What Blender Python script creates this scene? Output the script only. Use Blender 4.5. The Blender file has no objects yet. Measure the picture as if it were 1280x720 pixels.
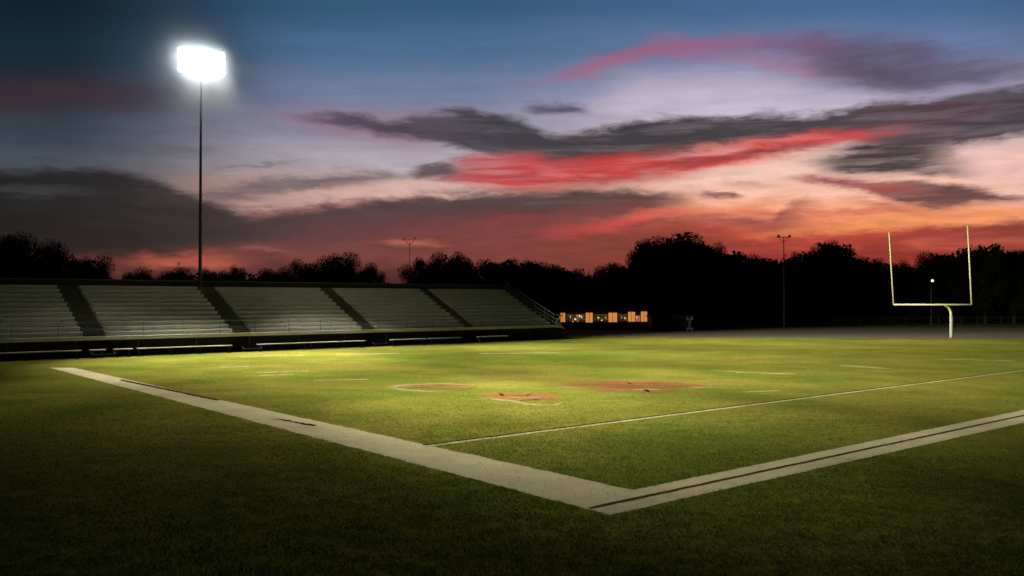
import bpy, bmesh, math, random
from mathutils import Vector, Matrix, noise
random.seed(11)
sc = bpy.context.scene
COL = sc.collection
R = math.radians
F = 1100.0; H = 3.4; HOR = 375.0
PITCH = math.atan((HOR-360)/F)

def G(px, py, z=0.0):
    """point at height z seen at a place of the photograph (for siting things on the ground)"""
    D = (H-z)*F/(py-HOR)
    return Vector(((px-640)/F*D, D, z))
def P(px, D, z=0.0):
    return Vector(((px-640)/F*D, D, z))

# ------------------------------------------------------------------ materials
def srgb(c):
    return tuple((x/255/12.92 if x/255 <= .04045 else ((x/255+.055)/1.055)**2.4) for x in c)
def new_mat(name):
    m = bpy.data.materials.new(name); m.use_nodes = True
    nt = m.node_tree; b = nt.nodes['Principled BSDF']
    return m, nt, b
def simple(name, col, rough=.6, metal=0, var=.15, scale=3., bump=0.):
    m, nt, b = new_mat(name)
    tc = nt.nodes.new('ShaderNodeTexCoord')
    n = nt.nodes.new('ShaderNodeTexNoise'); n.inputs['Scale'].default_value = scale; n.inputs['Detail'].default_value = 6
    nt.links.new(tc.outputs['Object'], n.inputs['Vector'])
    r = nt.nodes.new('ShaderNodeValToRGB')
    r.color_ramp.elements[0].position = .3; r.color_ramp.elements[1].position = .7
    r.color_ramp.elements[0].color = tuple(c*(1-var) for c in col)+(1,)
    r.color_ramp.elements[1].color = tuple(min(1, c*(1+var)) for c in col)+(1,)
    nt.links.new(n.outputs['Fac'], r.inputs['Fac']); nt.links.new(r.outputs['Color'], b.inputs['Base Color'])
    b.inputs['Roughness'].default_value = rough; b.inputs['Metallic'].default_value = metal
    if bump:
        bp = nt.nodes.new('ShaderNodeBump'); bp.inputs['Strength'].default_value = bump
        nt.links.new(n.outputs['Fac'], bp.inputs['Height']); nt.links.new(bp.outputs['Normal'], b.inputs['Normal'])
    return m
def emit(name, col, s):
    m, nt, b = new_mat(name)
    b.inputs['Base Color'].default_value = (.8, .8, .8, 1)
    b.inputs['Emission Color'].default_value = tuple(col)+(1,); b.inputs['Emission Strength'].default_value = s
    return m

def turf_nodes(nt, tc_out):
    """returns colour socket of worn turf, laid out in ground metres"""
    N = nt.nodes; L = nt.links
    def nz(scale, detail=5, rough=.55, sx=1, sy=1, rot=0, off=0):
        mp = N.new('ShaderNodeMapping'); mp.inputs['Scale'].default_value = (sx, sy, 1); mp.inputs['Rotation'].default_value = (0, 0, rot)
        mp.inputs['Location'].default_value = (off, off*.7, 0)
        L.new(tc_out, mp.inputs['Vector'])
        n = N.new('ShaderNodeTexNoise'); n.inputs['Scale'].default_value = scale; n.inputs['Detail'].default_value = detail; n.inputs['Roughness'].default_value = rough
        L.new(mp.outputs['Vector'], n.inputs['Vector']); return n.outputs['Fac']
    def ramp(f, a, b, ca=(0, 0, 0, 1), cb=(1, 1, 1, 1)):
        r = N.new('ShaderNodeValToRGB'); r.color_ramp.elements[0].position = a; r.color_ramp.elements[1].position = b
        r.color_ramp.elements[0].color = ca; r.color_ramp.elements[1].color = cb; L.new(f, r.inputs['Fac']); return r.outputs['Color']
    def mix(fac, a, b, mode='MIX', k=1.):
        m = N.new('ShaderNodeMix'); m.data_type = 'RGBA'; m.blend_type = mode
        if isinstance(fac, float): m.inputs['Factor'].default_value = fac
        else:
            if k != 1.:
                q = N.new('ShaderNodeMath'); q.operation = 'MULTIPLY'; q.inputs[1].default_value = k; L.new(fac, q.inputs[0]); fac = q.outputs[0]
            L.new(fac, m.inputs['Factor'])
        for s, v in ((m.inputs['A'], a), (m.inputs['B'], b)):
            if isinstance(v, tuple): s.default_value = v
            else: L.new(v, s)
        return m.outputs['Result']
    base = ramp(nz(.35, 6, sx=1, sy=1), .32, .68, (.104, .120, .019, 1), (.172, .165, .033, 1))
    straw = ramp(nz(.12, 7, .62, sx=.6, sy=1.3, rot=-.7, off=13), .52, .72)
    c = mix(straw, base, (.235, .185, .045, 1), k=.7)
    dirt = ramp(nz(.22, 8, .68, off=41), .62, .74)
    c = mix(dirt, c, (.16, .105, .050, 1), k=.6)
    green = ramp(nz(.09, 4, off=77), .5, .66)
    c = mix(green, c, (.050, .098, .010, 1), k=.55)
    fine = ramp(nz(5.5, 8, .75), .3, .7, (.62, .62, .62, 1), (1.38, 1.38, 1.3, 1))
    c = mix(1., c, fine, 'MULTIPLY')
    fine2 = ramp(nz(34, 6, .8, off=5), .3, .7, (.5, .5, .5, 1), (1.5, 1.5, 1.5, 1))
    c = mix(1., c, fine2, 'MULTIPLY')
    clump = ramp(nz(1.6, 7, .7, sx=.5, sy=1.2, off=19), .3, .7, (.84, .87, .82, 1), (1.15, 1.12, 1.16, 1))
    c = mix(1., c, clump, 'MULTIPLY')
    return c, nz, ramp, mix
def turf_bump(nt, b, nz, s=.9):
    bp = nt.nodes.new('ShaderNodeBump'); bp.inputs['Strength'].default_value = s; bp.inputs['Distance'].default_value = .05
    nt.links.new(nz(16, 8, .8), bp.inputs['Height']); nt.links.new(bp.outputs['Normal'], b.inputs['Normal'])
def turf_mat():
    m, nt, b = new_mat('turf')
    tc = nt.nodes.new('ShaderNodeNewGeometry')
    c, nz, ramp, mix = turf_nodes(nt, tc.outputs['Position'])
    nt.links.new(c, b.inputs['Base Color']); b.inputs['Roughness'].default_value = .95
    b.inputs['Specular IOR Level'].default_value = 0.
    turf_bump(nt, b, nz)
    return m
def paint_mat(name, col, lo, hi, wscale=1.6):
    """field paint worn away to turf where the noise is high"""
    m, nt, b = new_mat(name)
    tc = nt.nodes.new('ShaderNodeNewGeometry')
    c, nz, ramp, mix = turf_nodes(nt, tc.outputs['Position'])
    f = ramp(nz(wscale, 9, .72, off=29), lo, hi)
    pv = ramp(nz(.5, 5, off=3), .3, .7, tuple(x*.82 for x in col)+(1,), tuple(min(1, x*1.1) for x in col)+(1,))
    g = ramp(nz(26, 6, .8, off=9), .35, .75, (.72, .74, .66, 1), (1.08, 1.08, 1.08, 1))
    pv = mix(1., pv, g, 'MULTIPLY')
    c = mix(f, pv, c)
    nt.links.new(c, b.inputs['Base Color']); b.inputs['Roughness'].default_value = .95
    b.inputs['Specular IOR Level'].default_value = 0.
    turf_bump(nt, b, nz, .5)
    return m
M = {}
M['turf'] = turf_mat()
M['paint'] = paint_mat('border_paint', (.52, .47, .32), .56, .84)
M['paint_thin'] = paint_mat('yard_line_paint', (.44, .43, .22), .50, .72)
M['paint_faint'] = paint_mat('faded_paint', (.34, .30, .17), .42, .66)
M['dirt'] = paint_mat('dark_dirt', (.035, .022, .016), .60, .85)
M['dirt_red'] = paint_mat('dark_red_dirt', (.075, .040, .024), .50, .74)
M['red'] = paint_mat('faded_red_paint', (.27, .080, .050), .45, .68, 1.1)
M['orange'] = paint_mat('faded_orange_paint', (.28, .12, .05), .43, .66, 1.1)
M['cream'] = paint_mat('faded_cream_paint', (.33, .25, .14), .42, .66, 1.1)
M['brown'] = paint_mat('faded_brown_paint', (.16, .085, .04), .46, .70, 1.1)
M['track'] = simple('track_surface', (.058, .044, .022), 1., var=.2, scale=.8)
M['alu'] = simple('aluminium_plank', (.42, .43, .38), .55, 0., .10, 1.4)
M['alu_lt'] = simple('bright_aluminium', (.50, .47, .47), .45, 0., .12, 2.)
M['deck'] = simple('bleacher_deck', (.50, .51, .45), .7, 0., .12, 1.)
M['aisle'] = simple('aisle_step', (.115, .118, .092), .8, 0., .2, 2.)
M['steel'] = simple('dark_steel', (.045, .047, .045), .6, .0, .2, 2.)
M['black'] = simple('black_panel', (.010, .011, .010), .8, 0, .2, 1.)
M['pole'] = simple('galvanised_pole', (.022, .022, .024), .6, 0, .15, 2.)
M['yellow'] = simple('goal_yellow', (.32, .33, .12), .7, 0, .06, 3.)
M['pad'] = simple('white_post_pad', (.20, .20, .18), .7, 0, .08, 3.)
M['wallb'] = simple('brick_wall', (.10, .055, .035), .85, 0, .2, 3.)
M['roof'] = simple('roof', (.03, .028, .026), .8, 0, .2, 2.)
M['lamp'] = emit('floodlight_lens', (.97, .99, 1.), 85)
M['warm'] = emit('warm_lit_window', (1., .37, .085), .62)
M['warm2'] = emit('warm_lit_panel', (1., .30, .10), .36)
M['dimwarm'] = emit('dim_warm_window', (1., .40, .12), .045)
M['bulb'] = emit('small_bulb', (1., .80, .42), 1.)
M['street'] = emit('street_lamp_globe', (1., .74, .42), 1.5)
def bark():
    return simple('bark', (.016, .013, .010), .95, 0, .3, 5, .4)
M['bark'] = bark()
def leaf_mat(name, a, b_):
    m, nt, b = new_mat(name)
    oi = nt.nodes.new('ShaderNodeNewGeometry')
    r = nt.nodes.new('ShaderNodeValToRGB'); r.color_ramp.elements[0].color = a+(1,); r.color_ramp.elements[1].color = b_+(1,)
    nt.links.new(oi.outputs['Random Per Island'], r.inputs['Fac']); nt.links.new(r.outputs['Color'], b.inputs['Base Color'])
    b.inputs['Roughness'].default_value = .9; b.inputs['Specular IOR Level'].default_value = .05
    return m
M['leaf'] = leaf_mat('foliage', (.006, .010, .004), (.017, .024, .008))

M['blade'] = leaf_mat('grass_blade', (.075, .100, .016), (.18, .185, .045))
# ------------------------------------------------------------------ object helpers
def link(o, parent=None):
    COL.objects.link(o)
    if parent: o.parent = parent
    return o
def tag(o, label=None, cat=None, group=None, kind=None):
    for k, v in (('label', label), ('category', cat), ('group', group), ('kind', kind)):
        if v: o[k] = v
    return o
def empty(name, loc, rz, label, cat, group=None):
    o = bpy.data.objects.new(name, None); o.location = loc; o.rotation_euler = (0, 0, rz); o.empty_display_size = .3
    COL.objects.link(o); return tag(o, label, cat, group)
def build(name, bm, m, parent=None, smooth=False):
    me = bpy.data.meshes.new(name); bm.to_mesh(me); bm.free()
    if smooth:
        for p in me.polygons: p.use_smooth = True
    me.materials.append(m)
    return link(bpy.data.objects.new(name, me), parent)
def box(bm, x0, x1, y0, y1, z0, z1, bev=0):
    g = bmesh.ops.create_cube(bm, size=1.0)
    for v in g['verts']:
        v.co = Vector(((x0+x1)/2+v.co.x*(x1-x0), (y0+y1)/2+v.co.y*(y1-y0), (z0+z1)/2+v.co.z*(z1-z0)))
    if bev:
        es = list({e for v in g['verts'] for e in v.link_edges})
        bmesh.ops.bevel(bm, geom=es, offset=bev, segments=1, affect='EDGES')
def tube(bm, pts, rad, seg=10, cap=True):
    """round bar along points; rad number or list"""
    pts = [Vector(p) for p in pts]; n = len(pts)
    rads = rad if isinstance(rad, (list, tuple)) else [rad]*n
    rings = []; up0 = None
    for i, p in enumerate(pts):
        d = (pts[min(i+1, n-1)]-pts[max(i-1, 0)]).normalized()
        a = Vector((0, 0, 1)) if abs(d.z) < .9 else Vector((0, 1, 0))
        if up0 is None: s = d.cross(a).normalized()
        else: s = (up0-d*up0.dot(d)).normalized()
        up0 = s; t = d.cross(s)
        rings.append([bm.verts.new(p+(s*math.cos(2*math.pi*k/seg)+t*math.sin(2*math.pi*k/seg))*rads[i]) for k in range(seg)])
    for a, b in zip(rings, rings[1:]):
        for k in range(seg):
            bm.faces.new((a[k], a[(k+1) % seg], b[(k+1) % seg], b[k]))
    if cap: bm.faces.new(rings[0][::-1]); bm.faces.new(rings[-1])
def copy_tree(o, parent=None):
    c = o.copy(); COL.objects.link(c)
    if parent: c.parent = parent
    for ch in list(o.children): copy_tree(ch, c)
    return c

# ------------------------------------------------------------------ axes of the field
U = Vector((.763, .646, 0)).normalized()          # along the sidelines and the bleachers
V = Vector((-U.y, U.x, 0))                        # across the field, towards the bleachers
RZ = math.atan2(U.y, U.x)

# ------------------------------------------------------------------ ground
bm = bmesh.new()
xs = [-1500, -400, -150, -80, -40, -20, 0, 20, 40, 80, 150, 400, 1500]; ys = [-600, -100, -20, 0, 20, 40, 60, 80, 100, 150, 400, 2500]
gv = [[bm.verts.new((x, y, 0)) for x in xs] for y in ys]
for j in range(len(ys)-1):
    for i in range(len(xs)-1): bm.faces.new((gv[j][i], gv[j][i+1], gv[j+1][i+1], gv[j+1][i]))
tag(build('ground', bm, M['turf']), kind='structure')

def strip(name, a, b, w, m, z=.004, jit=.03, w2=None, step=.35, side=0.):
    """painted strip between two ground points, its edges slightly uneven"""
    a = Vector((a.x, a.y, 0)); b = Vector((b.x, b.y, 0)); d = (b-a); Ln = d.length; d.normalize(); n = Vector((-d.y, d.x, 0))
    k = max(2, int(Ln/step)); bm = bmesh.new(); prev = None
    w2 = w if w2 is None else w2
    for i in range(k+1):
        t = i/k; p = a+d*Ln*t+n*side; ww = (w*(1-t)+w2*t)/2
        j1 = noise.noise(p*1.7)*jit+noise.noise(p*6)*jit*.5; j2 = noise.noise(p*1.7+Vector((9, 3, 1)))*jit+noise.noise(p*6+Vector((2, 7, 1)))*jit*.5
        q = (bm.verts.new(p+n*(ww+j1)+Vector((0, 0, z))), bm.verts.new(p-n*(ww+j2)+Vector((0, 0, z))))
        if prev: bm.faces.new((prev[1], q[1], q[0], prev[0]))
        prev = q
    return tag(build(name, bm, m), kind='structure')

# border of the field: outer corner and inner corner
OC = G(762, 643); IC = G(790, 612)
# end line (to the left) and sideline (to the right), as polygons that share the corner
def poly_strip(name, A0, A1, B0, B1, m, z, jit=.05, step=.07):
    """strip between edge A0-A1 and edge B0-B1"""
    k = max(2, int((A1-A0).length/step)); bm = bmesh.new(); prev = None
    for i in range(k+1):
        t = i/k; p = A0.lerp(A1, t); q = B0.lerp(B1, t); n = (p-q).normalized()
        j1 = noise.noise(p*1.7)*jit+noise.noise(p*7)*jit*.6+random.uniform(-1, 1)*jit*.45; j2 = noise.noise(q*1.7)*jit+noise.noise(q*7)*jit*.6+random.uniform(-1, 1)*jit*.45
        p = p+n*j1; q = q+n*j2
        v = (bm.verts.new((p.x, p.y, z)), bm.verts.new((q.x, q.y, z)))
        if prev: bm.faces.new((prev[0], v[0], v[1], prev[1]))
        prev = v
    return tag(build(name, bm, m), kind='structure')
poly_strip('end_line', G(62, 459.5), OC, G(92, 459.5), IC, M['paint'], .004)
poly_strip('sideline', OC, G(1500, 479), IC, G(1500, 467), M['paint'], .0042)
# dark seam along the sideline, thin dark marks on the end line
poly_strip('sideline_seam', G(738, 636), G(1500, 472.2), G(734, 634), G(1500, 471.3), M['dirt_red'], .008, .02)
poly_strip('end_line_seam', G(150, 475.5), G(272, 501), G(152, 474), G(275, 499.3), M['dirt_red'], .008, .06)
poly_strip('paint_scuff', G(340, 524), G(362, 526.6), G(346, 523.5), G(366, 525.7), M['dirt'], .008, .07, .15)
poly_strip('paint_scuff', G(362, 527.5), G(394, 532.4), G(366, 526.6), G(397, 531), M['dirt'], .008, .12, .15)
# yard line: white with a dark worn edge behind
poly_strip('yard_line', G(535, 558.3), G(1500, 435.3), G(530, 557), G(1500, 434.8), M['paint_thin'], .008, .03)
poly_strip('yard_line_edge', G(530, 556.8), G(1500, 434.75), G(528, 555.8), G(1500, 434.4), M['dirt'], .009, .025)
# hash marks
for a, b, w in (((275, 459), (312, 458), .55), ((322, 465.8), (386, 463.8), .40), ((325, 469.2), (366, 468), .40), ((392, 475.5), (461, 474), .42),
                ((888, 463), (930, 465), .40), ((920, 465.5), (993, 467.5), .55), ((1052, 457), (1112, 461), .75), ((1178, 449), (1228, 450), .7),
                ((1222, 450.5), (1268, 451), .7), ((930, 490), (975, 488), .35), ((600, 442), (700, 441), .9), ((420, 443), (500, 441.5), .8), ((300, 446), (380, 444), .6)):
    strip('hash_mark', G(*a), G(*b), w, M['paint_faint'], z=.006, jit=.10)

# faded midfield emblem: an open ring, a crossed shape and a large oval, painted on the turf
def blob(name, cx, cy, rx, ry, m, z, inner=0., a0=0, a1=360, wob=.12, seg=72, dx=0., dy=0.):
    """oval or ring on the ground given by its place and radii in photo pixels"""
    bm = bmesh.new(); pr = None
    for i in range(seg+1):
        a = R(a0+(a1-a0)*i/seg)
        w = 1+wob*noise.noise(Vector((math.cos(a)*2, math.sin(a)*2, cx*.1)))+wob*.5*noise.noise(Vector((math.cos(a)*6, math.sin(a)*6, cx)))
        p = G(cx+rx*w*math.cos(a), cy-ry*w*math.sin(a)); q = G(cx+dx+rx*inner*w*math.cos(a), cy+dy-ry*inner*w*math.sin(a))
        v = (bm.verts.new((p.x, p.y, z)), bm.verts.new((q.x, q.y, z)))
        if pr:
            bm.faces.new((pr[0], v[0], v[1], pr[1]))
        pr = v
    return tag(build(name, bm, m), kind='structure')
def stroke(name, pts, w, m, z):
    """worn paint stroke along points of the photograph laid on the ground, pointed at both ends; w in metres"""
    g = [G(*p) for p in pts]; bm = bmesh.new(); pr = None; tot = (len(g)-1)*14
    for i in range(tot+1):
        t = i/14; k = min(int(t), len(g)-2); f = t-k
        p = g[k].lerp(g[k+1], f); d = (g[k+1]-g[k]).normalized(); n = Vector((-d.y, d.x, 0))
        ww = w*.5*min(1, 5*min(i, tot-i)/tot+.05)*(1+.5*noise.noise(p*1.3)+random.uniform(-.15, .15))
        v = (bm.verts.new((p.x+n.x*ww, p.y+n.y*ww, z)), bm.verts.new((p.x-n.x*ww, p.y-n.y*ww, z)))
        if pr: bm.faces.new((pr[1], v[1], v[0], pr[0]))
        pr = v
    return tag(build(name, bm, m), kind='structure')
stroke('painted_ring', [(593, 481.5), (560, 479.6), (520, 480.2), (492, 482.6), (490, 484.6), (505, 487.4), (535, 489), (572, 488.2)], .42, M['cream'], .006)
stroke('ring_brown', [(512, 482), (545, 481.2), (585, 482.2)], .40, M['brown'], .0075)  # brown paint of the ring
stroke('painted_ring', [(560, 488.6), (582, 486.6), (597, 483.6)], .3, M['brown'], .0058)
stroke('ring_brown', [(505, 484.5), (540, 484.0), (585, 484.6)], .8, M['brown'], .0054)
stroke('ring_brown', [(560, 487), (580, 485.5), (595, 483)], .45, M['brown'], .0085)
stroke('painted_crest', [(598, 493.4), (630, 492.4), (665, 493.2), (702, 497.2)], 1.1, M['red'], .005)
stroke('painted_crest', [(618, 496), (650, 497.5), (690, 501.5)], .9, M['orange'], .0065)
stroke('crest_core', [(650, 500.5), (672, 499), (694, 499.8)], .5, M['brown'], .008)
stroke('crest_core', [(625, 495), (648, 494.2), (668, 495.8)], .3, M['brown'], .0085)
stroke('crest_rim', [(590, 499.5), (615, 498.8), (640, 501.2), (660, 505.5), (690, 507.2), (706, 502)], .30, M['cream'], .0095)
stroke('crest_rim', [(634, 497), (655, 496.3), (680, 496.8)], .2, M['cream'], .0105)
stroke('painted_oval', [(693, 481.6), (735, 479.2), (790, 478.2), (840, 479.8), (888, 482.8)], 1.15, M['red'], .005)
stroke('painted_oval', [(712, 482.8), (760, 486.2), (805, 488.6), (850, 487.4)], 1.15, M['red'], .006)
stroke('oval_streak', [(740, 481.5), (790, 483), (850, 484)], .85, M['red'], .007)
stroke('oval_streak', [(770, 481.4), (810, 481.9), (862, 483.2)], .35, M['brown'], .008)
stroke('oval_streak', [(730, 484.2), (760, 484.8), (786, 485.6)], .3, M['brown'], .0085)
stroke('oval_cream', [(790, 487.6), (808, 486.6), (828, 487.0)], .42, M['cream'], .0095)  # cream paint streak in the oval
stroke('oval_tip', [(848, 486), (868, 485.0), (894, 483.6)], .40, M['cream'], .0105)
stroke('oval_rim', [(690, 483.4), (706, 484.0), (726, 485.8)], .25, M['cream'], .0115)

# short grass standing in the turf near the camera
def grass():
    rnd = random.Random(3); vs = []; fs = []
    d1 = (G(1500, 479)-OC); n1 = Vector((-d1.y, d1.x, 0)).normalized(); w1 = (IC-OC).dot(n1)
    d2 = (G(62, 459.5)-OC); n2 = Vector((d2.y, -d2.x, 0)).normalized(); w2 = (IC-OC).dot(n2)
    k = 0
    while k < 210000:
        D = 9.5+26*rnd.random()**1.25; x = (rnd.random()*2-1)*D*.62
        if rnd.random() < (D-15)/20: continue
        p = Vector((x, D, 0)); a = (p-OC).dot(n1); b = (p-OC).dot(n2)
        fr = .035*abs(rnd.gauss(0, 1))
        on1 = fr < a < w1-fr and b > -.1+fr; on2 = fr < b < w2-fr and a > -.1+fr
        if (on1 or on2) and rnd.random() > .035: continue
        if noise.noise(p*2.3)+.35*noise.noise(p*7) < rnd.uniform(-.9, .25): continue
        h = .016+.022*rnd.random(); t = rnd.random()*6.283; w = .0035+.003*rnd.random(); lx = rnd.gauss(0, .6)*h; ly = rnd.gauss(0, .6)*h
        c, s_ = math.cos(t)*w, math.sin(t)*w; i = len(vs)
        vs += [(x-c, D-s_, .001), (x+c, D+s_, .001), (x+lx, D+ly, h)]; fs.append((i, i+1, i+2)); k += 1
    me = bpy.data.meshes.new('grass'); me.from_pydata(vs, [], fs); me.materials.append(M['blade'])
    tag(link(bpy.data.objects.new('grass', me)), kind='stuff', label='short mown grass blades standing in the nearest part of the turf')
grass()
# running track behind the far end
bm = bmesh.new()
tr_near = [G(700, 418), G(800, 420.5), G(900, 422), G(1100, 423.2), G(1300, 424), G(1700, 425)]
tr_far = [G(700, 409), G(800, 409.5), G(900, 409.8), G(1100, 410), G(1300, 410), G(1700, 410)]
a = [bm.verts.new((p.x, p.y, .004)) for p in tr_near]; b = [bm.verts.new((p.x, p.y, .004)) for p in tr_far]
for i in range(len(a)-1): bm.faces.new((a[i], a[i+1], b[i+1], b[i]))
tag(build('running_track', bm, M['track']), kind='structure')

# ------------------------------------------------------------------ bleachers
B0 = G(0, 450)                       # a point of the front foot of the bleachers
LEFT, RIGHT = -14.0, 0.0
t_end = 42.8
ble = empty('bleachers', B0, RZ, 'long grey aluminium bleachers with dark aisles along the far side of the field', 'bleachers')
ROWS = 11; RUN = .624; RISE = .292; Z0 = 1.2
def zt(k): return Z0+RISE*k          # height of tread k
# aisle places along the front, found from the photograph
def u_of(px):                        # u where the ray through px meets the front line
    k = (px-640)/F
    return (k*B0.y-B0.x)/(U.x-k*U.y)
aisles = [u_of(p) for p in (-110, 121, 305, 463, 589)]
AW = [1.25, 1.25, 1.25, 1.1, .95]
edges = [LEFT]
for a_, w_ in zip(aisles, AW): edges += [a_-w_/2, a_+w_/2]
edges.append(t_end)
for s in range(0, len(edges), 2):
    x0, x1 = edges[s], edges[s+1]
    bm = bmesh.new()
    for k in range(ROWS):            # solid stepped deck: tread and riser of each row
        box(bm, x0, x1, k*RUN, (k+1)*RUN+.02, zt(k)-.05, zt(k))
        box(bm, x0, x1, (k+1)*RUN-.03, (k+1)*RUN-.001, zt(k)+.001, zt(k+1)-.051)
    sec = build('seating_section', bm, M['deck'], ble)
    for k in range(ROWS):
        bm = bmesh.new()
        y = (k+.62)*RUN
        box(bm, x0+.06, x1-.06, y-.125, y+.125, zt(k)+.20, zt(k)+.245, .008)
        box(bm, x0+.08, x1-.08, y-.122, y-.10, zt(k)+.04, zt(k)+.199)
        u = x0+.6
        while u < x1-.3:
            box(bm, u-.02, u+.02, y-.07, y+.07, zt(k)+.001, zt(k)+.199); u += 1.83
        pl = build('seat_plank', bm, M['alu'], sec)
for i, (a_, w_) in enumerate(zip(aisles, AW)):
    bm = bmesh.new()
    for k in range(ROWS):
        box(bm, a_-w_/2+.02, a_+w_/2-.02, k*RUN, (k+1)*RUN+.01, zt(k)-.06, zt(k)+.004)
        box(bm, a_-w_/2+.02, a_+w_/2-.02, k*RUN+RUN*.5, (k+1)*RUN-.001, zt(k)+.005, zt(k)+.15)
        box(bm, a_-w_/2+.02, a_+w_/2-.02, (k+1)*RUN-.03+.002, (k+1)*RUN, zt(k)+.151, zt(k+1)-.061)
    build('aisle_stairs', bm, M['aisle'], ble)
    bm = bmesh.new()                 # stair at the foot of the aisle
    for k in range(5):
        box(bm, a_-w_/2+.05, a_+w_/2-.05, -1.5+k*.28, -1.5+(k+1)*.28+.02, .2*(k+1)-.04, .2*(k+1))
    for sx in (-1, 1):
        tube(bm, [(a_+sx*w_/2, -1.45, .18), (a_+sx*w_/2, -.05, 1.14)], .04, 6)
    build('foot_stairs', bm, M['black'], ble)
# front walkway edge and fascia
bm = bmesh.new(); box(bm, LEFT, t_end+.05, -.95, -.004, Z0-.10, Z0-.02)
build('front_walkway', bm, M['steel'], ble)
bm = bmesh.new(); box(bm, LEFT, t_end+.05, -.995, -.953, Z0-.19, Z0+.03, .006)
build('front_fascia', bm, M['alu_lt'], ble)
bm = bmesh.new()
box(bm, LEFT, t_end, -.02, 0.03, 0.0, Z0-.11)
build('dark_underside_sheet', bm, M['black'], ble)  # black sheet standing in for the shade of the open understructure
bm = bmesh.new()
for z in (Z0+.42, Z0+.86): tube(bm, [(LEFT, -.93, z), (t_end, -.93, z)], .011, 6)
u = LEFT
while u < t_end+.1:
    tube(bm, [(u, -.93, Z0-.02), (u, -.93, Z0+.86)], .013, 6); u += 2.4
build('front_guardrail', bm, M['steel'], ble)
# understructure
bm = bmesh.new()
u = LEFT
while u <= t_end+.01:
    for k in (0, 3, 6, 9, 11):
        tube(bm, [(u, max(.1, k*RUN-.05), 0), (u, max(.1, k*RUN-.05), zt(min(k, 10))-.06)], .05, 6)
    tube(bm, [(u, .1, Z0-.1), (u, ROWS*RUN-.05, zt(ROWS)-.36)], .05, 6)
    tube(bm, [(u, ROWS*RUN-.05, .2), (u, 3*RUN, zt(3)-.1)], .03, 6)
    tube(bm, [(u, -.9, 0), (u, -.9, Z0-.1)], .04, 6)
    u += 3.55
build('support_frame', bm, M['steel'], ble)
# back guard: dark panels and rail behind the top row
yb = ROWS*RUN+.12; zb = zt(ROWS-1)
bm = bmesh.new(); box(bm, LEFT, t_end+.02, yb, yb+.05, zb-.3, zb+.62)
build('back_panel', bm, M['black'], ble)
bm = bmesh.new()
box(bm, LEFT, t_end+.02, yb-.02, yb+.07, zb+.622, zb+.70)
u = LEFT
while u <= t_end+.01:
    box(bm, u-.04, u+.04, yb+.052, yb+.13, 0, zb+.62); u += 2.4
build('back_rail', bm, M['steel'], ble)
# end guardrail, sloping down to the field
for ue in (t_end+.06,):
    bm = bmesh.new()
    for dz in (.25, .58, .95):
        tube(bm, [(ue, -.9, Z0+dz-.1), (ue, 0, Z0+dz), (ue, ROWS*RUN, zt(ROWS-1)+dz), (ue, yb, zt(ROWS-1)+dz)], .026, 6)
    for k in range(0, ROWS+1, 2):
        tube(bm, [(ue, k*RUN, zt(k)-.4), (ue, k*RUN, zt(k)+.95)], .026, 6)
    u = 0.
    while u < ROWS*RUN:              # chain-link infill seen as fine bars
        z = Z0+u/RUN*RISE
        tube(bm, [(ue, u, z-.02), (ue, u, z+.93)], .007, 4); u += .11
    build('end_guardrail', bm, M['steel'], ble)
    bm = bmesh.new()
    vs = [bm.verts.new(p) for p in ((ue-.05, 0, Z0-.3), (ue-.05, ROWS*RUN, zt(ROWS)-.36-.3), (ue-.05, ROWS*RUN, zt(ROWS)-.25), (ue-.05, 0, Z0-.02))]
    f = bm.faces.new(vs); bmesh.ops.solidify(bm, geom=[f], thickness=.04)
    build('end_stringer', bm, M['aisle'], ble)
bm = bmesh.new()                     # pale lower corner brace at the right end
tube(bm, [(t_end+.1, -.95, Z0+.9), (t_end+.1, -.15, Z0+.15), (t_end+.55, -.8, Z0-.35)], .07, 8)
build('corner_brace', bm, M['aisle'], ble)

# team benches in front of the bleachers
def local(u, v, z=0): return B0+U*u+V*v+Vector((0, 0, z))
bench_px = [((-40, 102), 'long aluminium bench cut by the left edge of the photo, in front of the bleachers'),
            ((112, 132), 'shortest aluminium bench, just right of the foot of the first aisle'),
            ((142, 166), 'small aluminium bench left of the long one, below the second block of seats'),
            ((171, 290), 'long bright aluminium bench below the second block of seats'),
            ((322, 384), 'aluminium bench just right of the second aisle under the third block'),
            ((386, 456), 'aluminium bench under the right part of the third block of seats'),
            ((488, 532), 'aluminium bench just right of the third aisle'),
            ((536, 576), 'aluminium bench ending left of the fourth aisle'),
            ((597, 634), 'farthest aluminium bench, near the right end of the bleachers')]
for (p0, p1), lab in bench_px:
    Bf = local(0, -1.7)
    def uu(px):
        k = (px-640)/F; return (k*Bf.y-Bf.x)/(U.x-k*U.y)
    ua, ub = uu(p0), uu(p1); L_ = ub-ua
    t = empty('team_bench', local((ua+ub)/2, -1.7), RZ, lab, 'bench', 'team benches in front of the bleachers')
    bm = bmesh.new(); box(bm, -L_/2, L_/2, -.125, .125, .44, .50, .008); build('seat', bm, M['alu_lt'], t)
    n = max(2, int(L_/1.9)+1)
    for i in range(n):
        x = -L_/2+.2+(L_-.4)*i/(n-1)
        bm = bmesh.new(); box(bm, x-.03, x+.03, -.03, .03, .03, .439); box(bm, x-.03, x+.03, -.2, .2, 0, .029)
        build('leg', bm, M['steel'], t)

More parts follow.
